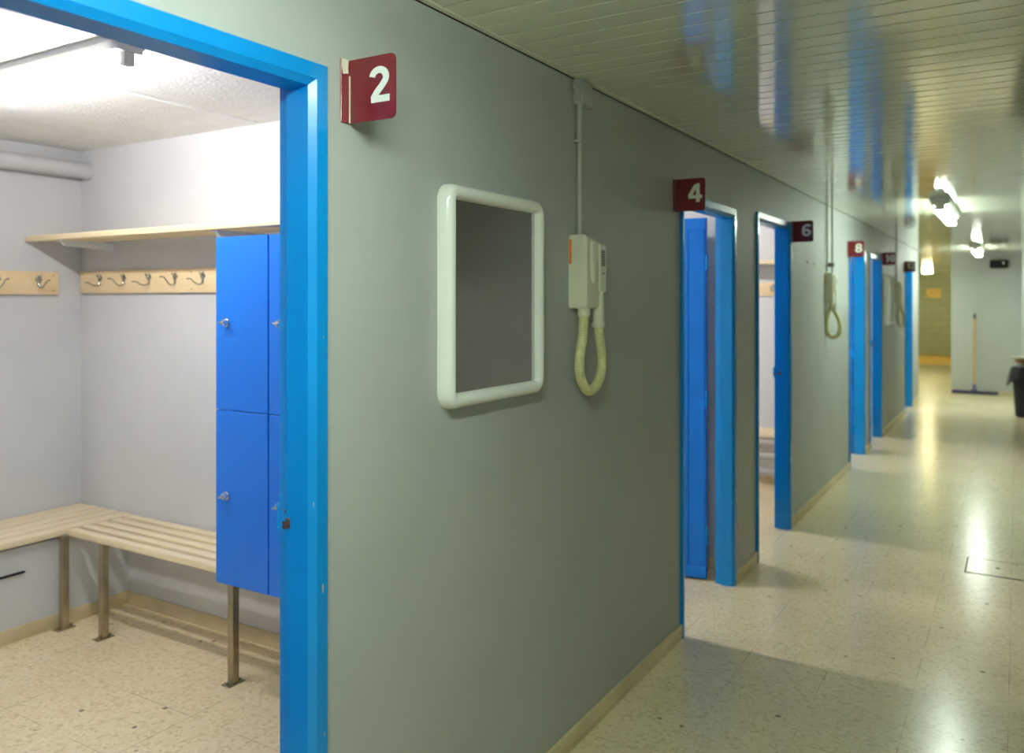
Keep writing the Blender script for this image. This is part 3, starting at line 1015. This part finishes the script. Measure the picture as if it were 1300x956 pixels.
def hook(parent, base, out, along, rise, sweep):
    """coat hook at base on the board; out = away from wall, along = board direction"""
    o, a = Vector(out), Vector(along)
    B = Vector(base)
    z = Vector((0, 0, 1))
    b = MB()
    # leaf-shaped back plate
    pl = [(0, 0.030), (0.006, 0.022), (0.009, 0.016), (0.015, 0.010), (0.014, 0.002), (0.007, -0.004), (0.005, -0.024), (0.0, -0.032),
          (-0.005, -0.024), (-0.007, -0.004), (-0.014, 0.002), (-0.015, 0.010), (-0.009, 0.016), (-0.006, 0.022)]
    n = len(pl)
    vs = [B + a * u * 1.25 + z * w for u, w in pl] + [B + a * u * 1.06 + z * w * 0.92 + o * 0.005 for u, w in pl]
    b.add(vs, [[k, (k + 1) % n, n + (k + 1) % n, n + k] for k in range(n)] + [[n + k for k in range(n)], list(range(n))[::-1]], 'hook_metal')
    # short upper knob
    b.tube(spline([B + z * 0.012, B + z * 0.014 + o * 0.012, B + z * 0.024 + o * 0.020], 5), [0.004] * 10 + [0.0055], 'hook_metal', 10)
    # long lower arm
    pts = spline([B - z * 0.012 + o * 0.002, B - z * 0.030 + o * 0.010, B - z * 0.033 + o * 0.030 + a * sweep * 0.3,
                  B - z * (0.027 - rise * 0.5) + o * 0.048 + a * sweep * 0.6, B - z * (0.018 - rise) + o * 0.066 + a * sweep, B - z * (0.018 - rise) + o * 0.086 + a * sweep], 5)
    m = len(pts)
    b.tube(pts, [0.0042 - 0.0012 * i / m for i in range(m - 2)] + [0.0048, 0.003], 'hook_metal', 10)
    b.build('coat_hook', parent)


def board(parent, a, c, screws, axis):
    MB().box(a, c, 'board_wood', 0.003).build('board', parent)
    for s in screws:
        s = Vector(s)
        e = Vector((0, -0.0015, 0)) if axis == 'y' else Vector((0.0015, 0, 0))
        MB().tube([s, s + e], 0.004, 'brass', 10).build('screw_head', parent)


r = thing('mounted_coat_rack', (-3.1, 2.66, 1.66), 'pale hook board with coat hooks on the wall left of the lockers', 'coat rack', 'hook boards with coat hooks')
board(r, (-4.353, 2.660, 1.610), (-2.69, 2.680, 1.727), [(-4.33, 2.66, 1.711), (-4.33, 2.66, 1.627), (-3.43, 2.66, 1.711), (-3.43, 2.66, 1.627)], 'y')
rises = [0.0, 0.018, 0.001, 0.022, 0.010, 0.01, 0.0, 0.012]
for k in range(7):
    hook(r, (-4.169 + k * 0.2058, 2.660, 1.682), (0, -1, 0), (1, 0, 0), rises[k], [0.0, -0.004, -0.012, 0.0, -0.006, 0, 0, 0][k])
r = thing('mounted_coat_rack', (-4.36, 1.6, 1.66), 'pale hook board on the left wall, cut by the picture edge', 'coat rack', 'hook boards with coat hooks')
board(r, (-4.370, 0.60, 1.602), (-4.350, 2.541, 1.722), [(-4.35, 2.515, 1.702), (-4.35, 2.515, 1.623)], 'x')
for k in range(9):
    hook(r, (-4.350, 2.436 - k * 0.206, 1.672), (1, 0, 0), (0, -1, 0), [0.02, 0.024, 0.01][k % 3], -0.01)
r = thing('mounted_coat_rack', (-3.1, 7.28, 1.66), 'pale hook board glimpsed through doorway 6', 'coat rack', 'hook boards with coat hooks')
board(r, (-4.353, 7.280, 1.610), (-1.60, 7.300, 1.727), [(-4.33, 7.28, 1.711)], 'y')
for k in range(12):
    hook(r, (-4.06 + k * 0.2058, 7.280, 1.682), (0, -1, 0), (1, 0, 0), rises[k % 8], 0)

# ------------------------------------------------------------------ lockers
r = thing('locker', (-2.24, 2.42, 0.473), 'bright blue two-tier locker unit standing on the slatted bench', 'locker')
LX0, CW, NZ = -2.676, 0.290, 2
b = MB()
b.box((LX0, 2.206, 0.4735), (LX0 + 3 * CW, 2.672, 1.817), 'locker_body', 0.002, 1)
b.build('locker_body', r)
z0, zm, z1 = 0.4735, 1.147, 1.817
# the doors hang a little below the seat in front of it
for col in range(3):
    for t, (a, c) in enumerate(((z0 + 0.000, zm - 0.0015), (zm + 0.0015, z1))):
        xa, xb = LX0 + col * CW + (0.0 if col == 0 else 0.003), LX0 + (col + 1) * CW - 0.003
        d = MB().box((xa, 2.188, a), (xb, 2.205, c), 'blue_locker', 0.0015, 1).build('locker_door', r)
        kx, kz = xa + 0.063, (0.815 if t == 0 else 1.487) + random.uniform(-0.004, 0.004)
        k = MB()
        k.tube([(kx, 2.188, kz), (kx, 2.184, kz)], 0.0165, 'chrome', 20)
        k.tube([(kx, 2.186, kz), (kx, 2.168, kz)], [0.0135, 0.0115], 'chrome', 20)
        ang = random.uniform(-0.6, 0.6)
        M = Matrix.Translation((kx, 2.168, kz)) @ Matrix.Rotation(ang, 4, 'Y')
        k.box((-0.0135, -0.012, -0.004), (0.0135, 0.002, 0.004), 'chrome', 0.001, 1, xf=M)
        k.build('lock_knob', d)

# heating pipe, ceiling cable
r = thing('ceiling_pipe', (-4.30, 1.5, 2.27), 'grey painted pipe running just below the ceiling along the left wall', 'pipe')
MB().tube([(-4.305, 0.37, 2.270), (-4.305, 2.655, 2.270)], 0.043, 'pipe_paint', 24).build('pipe_tube', r)
MB().tube([(-4.305, 2.640, 2.270), (-4.305, 2.679, 2.270)], [0.043, 0.046], 'pipe_paint', 24).build('pipe_collar', r)
MB().tube([(-2.955, 1.66, RZ - 0.003), (-2.957, 2.1, RZ - 0.003), (-2.952, 2.64, RZ - 0.003)], 0.006, 'stucco', 8).build('ceiling_cable', None, 'white painted cable running along the ceiling from lamp to lockers wall', 'cable')

# ------------------------------------------------------------------ floor hatch
r = thing('floor_hatch', (-0.1, 5.65, 0), 'square tiled floor hatch with dark edges and a small centre hole', 'floor hatch')
hx0, hx1, hy0, hy1 = -0.264, 0.066, 5.487, 5.815
b = MB()
b.box((hx0 + 0.008, hy0 + 0.008, 0.0), (hx1 - 0.008, hy1 - 0.008, 0.0022), 'floor_corridor')
b.build('cover', r)
b = MB()
b.box((hx0, hy0, 0.0), (hx1, hy0 + 0.008, 0.0022), 'seal_dark'); b.box((hx0, hy1 - 0.008, 0.0), (hx1, hy1, 0.0022), 'seal_dark')
b.box((hx0, hy0 + 0.008, 0.0), (hx0 + 0.008, hy1 - 0.008, 0.0022), 'seal_dark'); b.box((hx1 - 0.008, hy0 + 0.008, 0.0), (hx1, hy1 - 0.008, 0.0022), 'seal_dark')
b.build('edge_seal', r)
MB().tube([(-0.099, 5.655, 0.002), (-0.099, 5.655, 0.0035)], 0.011, 'seal_dark', 16).build('finger_hole', r)

# ------------------------------------------------------------------ bin at the far right
bx, by = 0.165, 13.3
r = thing('waste_bin', (bx, by, 0), 'black waste bin with black bag at the right end of the corridor', 'bin')
b = MB()
b.lathe([(0.0, 0.0), (0.185, 0.0), (0.195, 0.012), (0.232, 0.60), (0.238, 0.655), (0.225, 0.655), (0.218, 0.60), (0.18, 0.02), (0.0, 0.02)], bx, by, 'dark_plastic', 40)
b.build('bin_body', r)
b = MB()
vs, fs = [], []
N = 64
rnd = random.Random(5)
hem = [0.50 + 0.05 * math.sin(3 * 2 * PI * k / N + 1) + rnd.uniform(-0.015, 0.015) for k in range(N)]
for k in range(N):
    a = 2 * PI * k / N
    w = 0.006 * math.sin(11 * a) + rnd.uniform(-0.002, 0.002)
    left = max(0, -math.cos(a)) ** 6
    for rr, z in ((0.215, 0.60), (0.224, 0.664), (0.243, 0.667), (0.250 + w * 0.5 + left * 0.01, 0.62), (0.253 + w + left * 0.045, hem[k] - left * 0.05)):
        vs.append((bx + rr * math.cos(a), by + rr * math.sin(a), z))
for k in range(N):
    for j in range(4):
        A, B = k * 5 + j, ((k + 1) % N) * 5 + j
        fs.append([A, A + 1, B + 1, B])
b.add(vs, fs, 'bag_plastic', True)
b.build('bin_bag', r, auto=80)
# things on the full bin
r = thing('plastic_tub', (0.05, 13.28, 0.667), 'pale upturned tub lying on top of the black bin', 'tub')
MB().lathe([(0.0, 0.668), (0.050, 0.668), (0.060, 0.725), (0.0, 0.725)], 0.055, 13.28, 'cup_white', 24).build('tub_body', r)
MB().lathe([(0.0, 0.725), (0.098, 0.725), (0.115, 0.770), (0.0, 0.772)], 0.075, 13.28, 'terracotta', 32).build('bowl', None, 'reddish brown bowl on the pale tub above the bin', 'bowl')
MB().lathe([(0.0, 0.773), (0.08, 0.773), (0.165, 0.787), (0.172, 0.800), (0.16, 0.797), (0.08, 0.785), (0.0, 0.785)], 0.082, 13.28, 'tray_green', 40).build('plate', None, 'flat greenish plate topping the pile over the bin', 'plate')

# ------------------------------------------------------------------ squeegee on the far wall
r = thing('floor_squeegee', (-0.62, 15.98, 0), 'wide blue floor squeegee with a wooden handle leaning on the far wall', 'squeegee')
MB().tube([(-0.622, 16.00, 0.07), (-0.622, 16.075, 1.27)], 0.018, 'handle_wood', 14).build('handle', r)
MB().tube([(-0.622, 16.0745, 1.262), (-0.622, 16.079, 1.34)], 0.019, 'rubber', 14).build('handle_grip', r)
b = MB()
b.box((-0.955, 15.98, 0.030), (-0.275, 16.012, 0.058), 'squeegee_blue', 0.004)
b.prism([(-0.675, 0.057), (-0.569, 0.057), (-0.602, 0.10), (-0.602, 0.165), (-0.642, 0.165), (-0.642, 0.10)], 1, 15.985, 16.018, 'squeegee_blue')
b.build('squeegee_head', r)
MB().box((-0.955, 15.992, 0.0), (-0.275, 15.999, 0.031), 'rubber').build('rubber_blade', r)

# black box and poster
r = thing('emergency_spotlight', (-0.26, YF, 2.18), 'small black box-shaped lamp mounted high on the far grey wall', 'emergency light')
MB().box((-0.40, YF - 0.09, 2.105), (-0.13, YF, 2.245), 'dark_plastic', 0.025, 4).build('lamp_case', r)
MB().tube([(-0.20, YF - 0.089, 2.19), (-0.20, YF - 0.098, 2.19)], 0.011, 'led_white', 16).build('lens', r)
r = thing('notice_sign', (-2.06, PY, 1.65), 'orange and yellow rectangular notice on the green wall of the passage', 'notice')
MB().box((-2.25, PY - 0.012, 1.645), (-1.87, PY, 1.915), 'poster_paper', 0.004, 1).build('panel', r)

# ------------------------------------------------------------------ world, camera, colour
w = bpy.data.worlds.new('World')
bpy.context.scene.world = w
w.use_nodes = True
w.node_tree.nodes['Background'].inputs[0].default_value = (0.02, 0.02, 0.02, 1)
w.node_tree.nodes['Background'].inputs[1].default_value = 0.2

cam = bpy.data.cameras.new('camera')
co = bpy.data.objects.new('camera', cam)
C.objects.link(co)
co.location = (0, 0, 1.572)
co.rotation_euler = (PI / 2, 0, math.radians(31.2))
cam.sensor_width = 36
cam.lens = 1060 / 1300 * 36
cam.shift_y = -(478 - 381.3) / 1300
cam.clip_start = 0.02
cam.dof.use_dof = True
cam.dof.focus_distance = 2.25
cam.dof.aperture_fstop = 2.7
sc = bpy.context.scene
sc.camera = co
sc.view_settings.view_transform = 'Standard'
sc.view_settings.look = 'None'
sc.view_settings.gamma = 1
sc.view_settings.use_curve_mapping = False
sc.view_settings.exposure = 0.12
cy = sc.cycles
cy.max_bounces = 10
cy.diffuse_bounces = 6
cy.glossy_bounces = 5
cy.sample_clamp_indirect = 8
cy.sample_clamp_direct = 0
cy.use_denoising = True
cy.caustics_reflective = False
cy.caustics_refractive = False
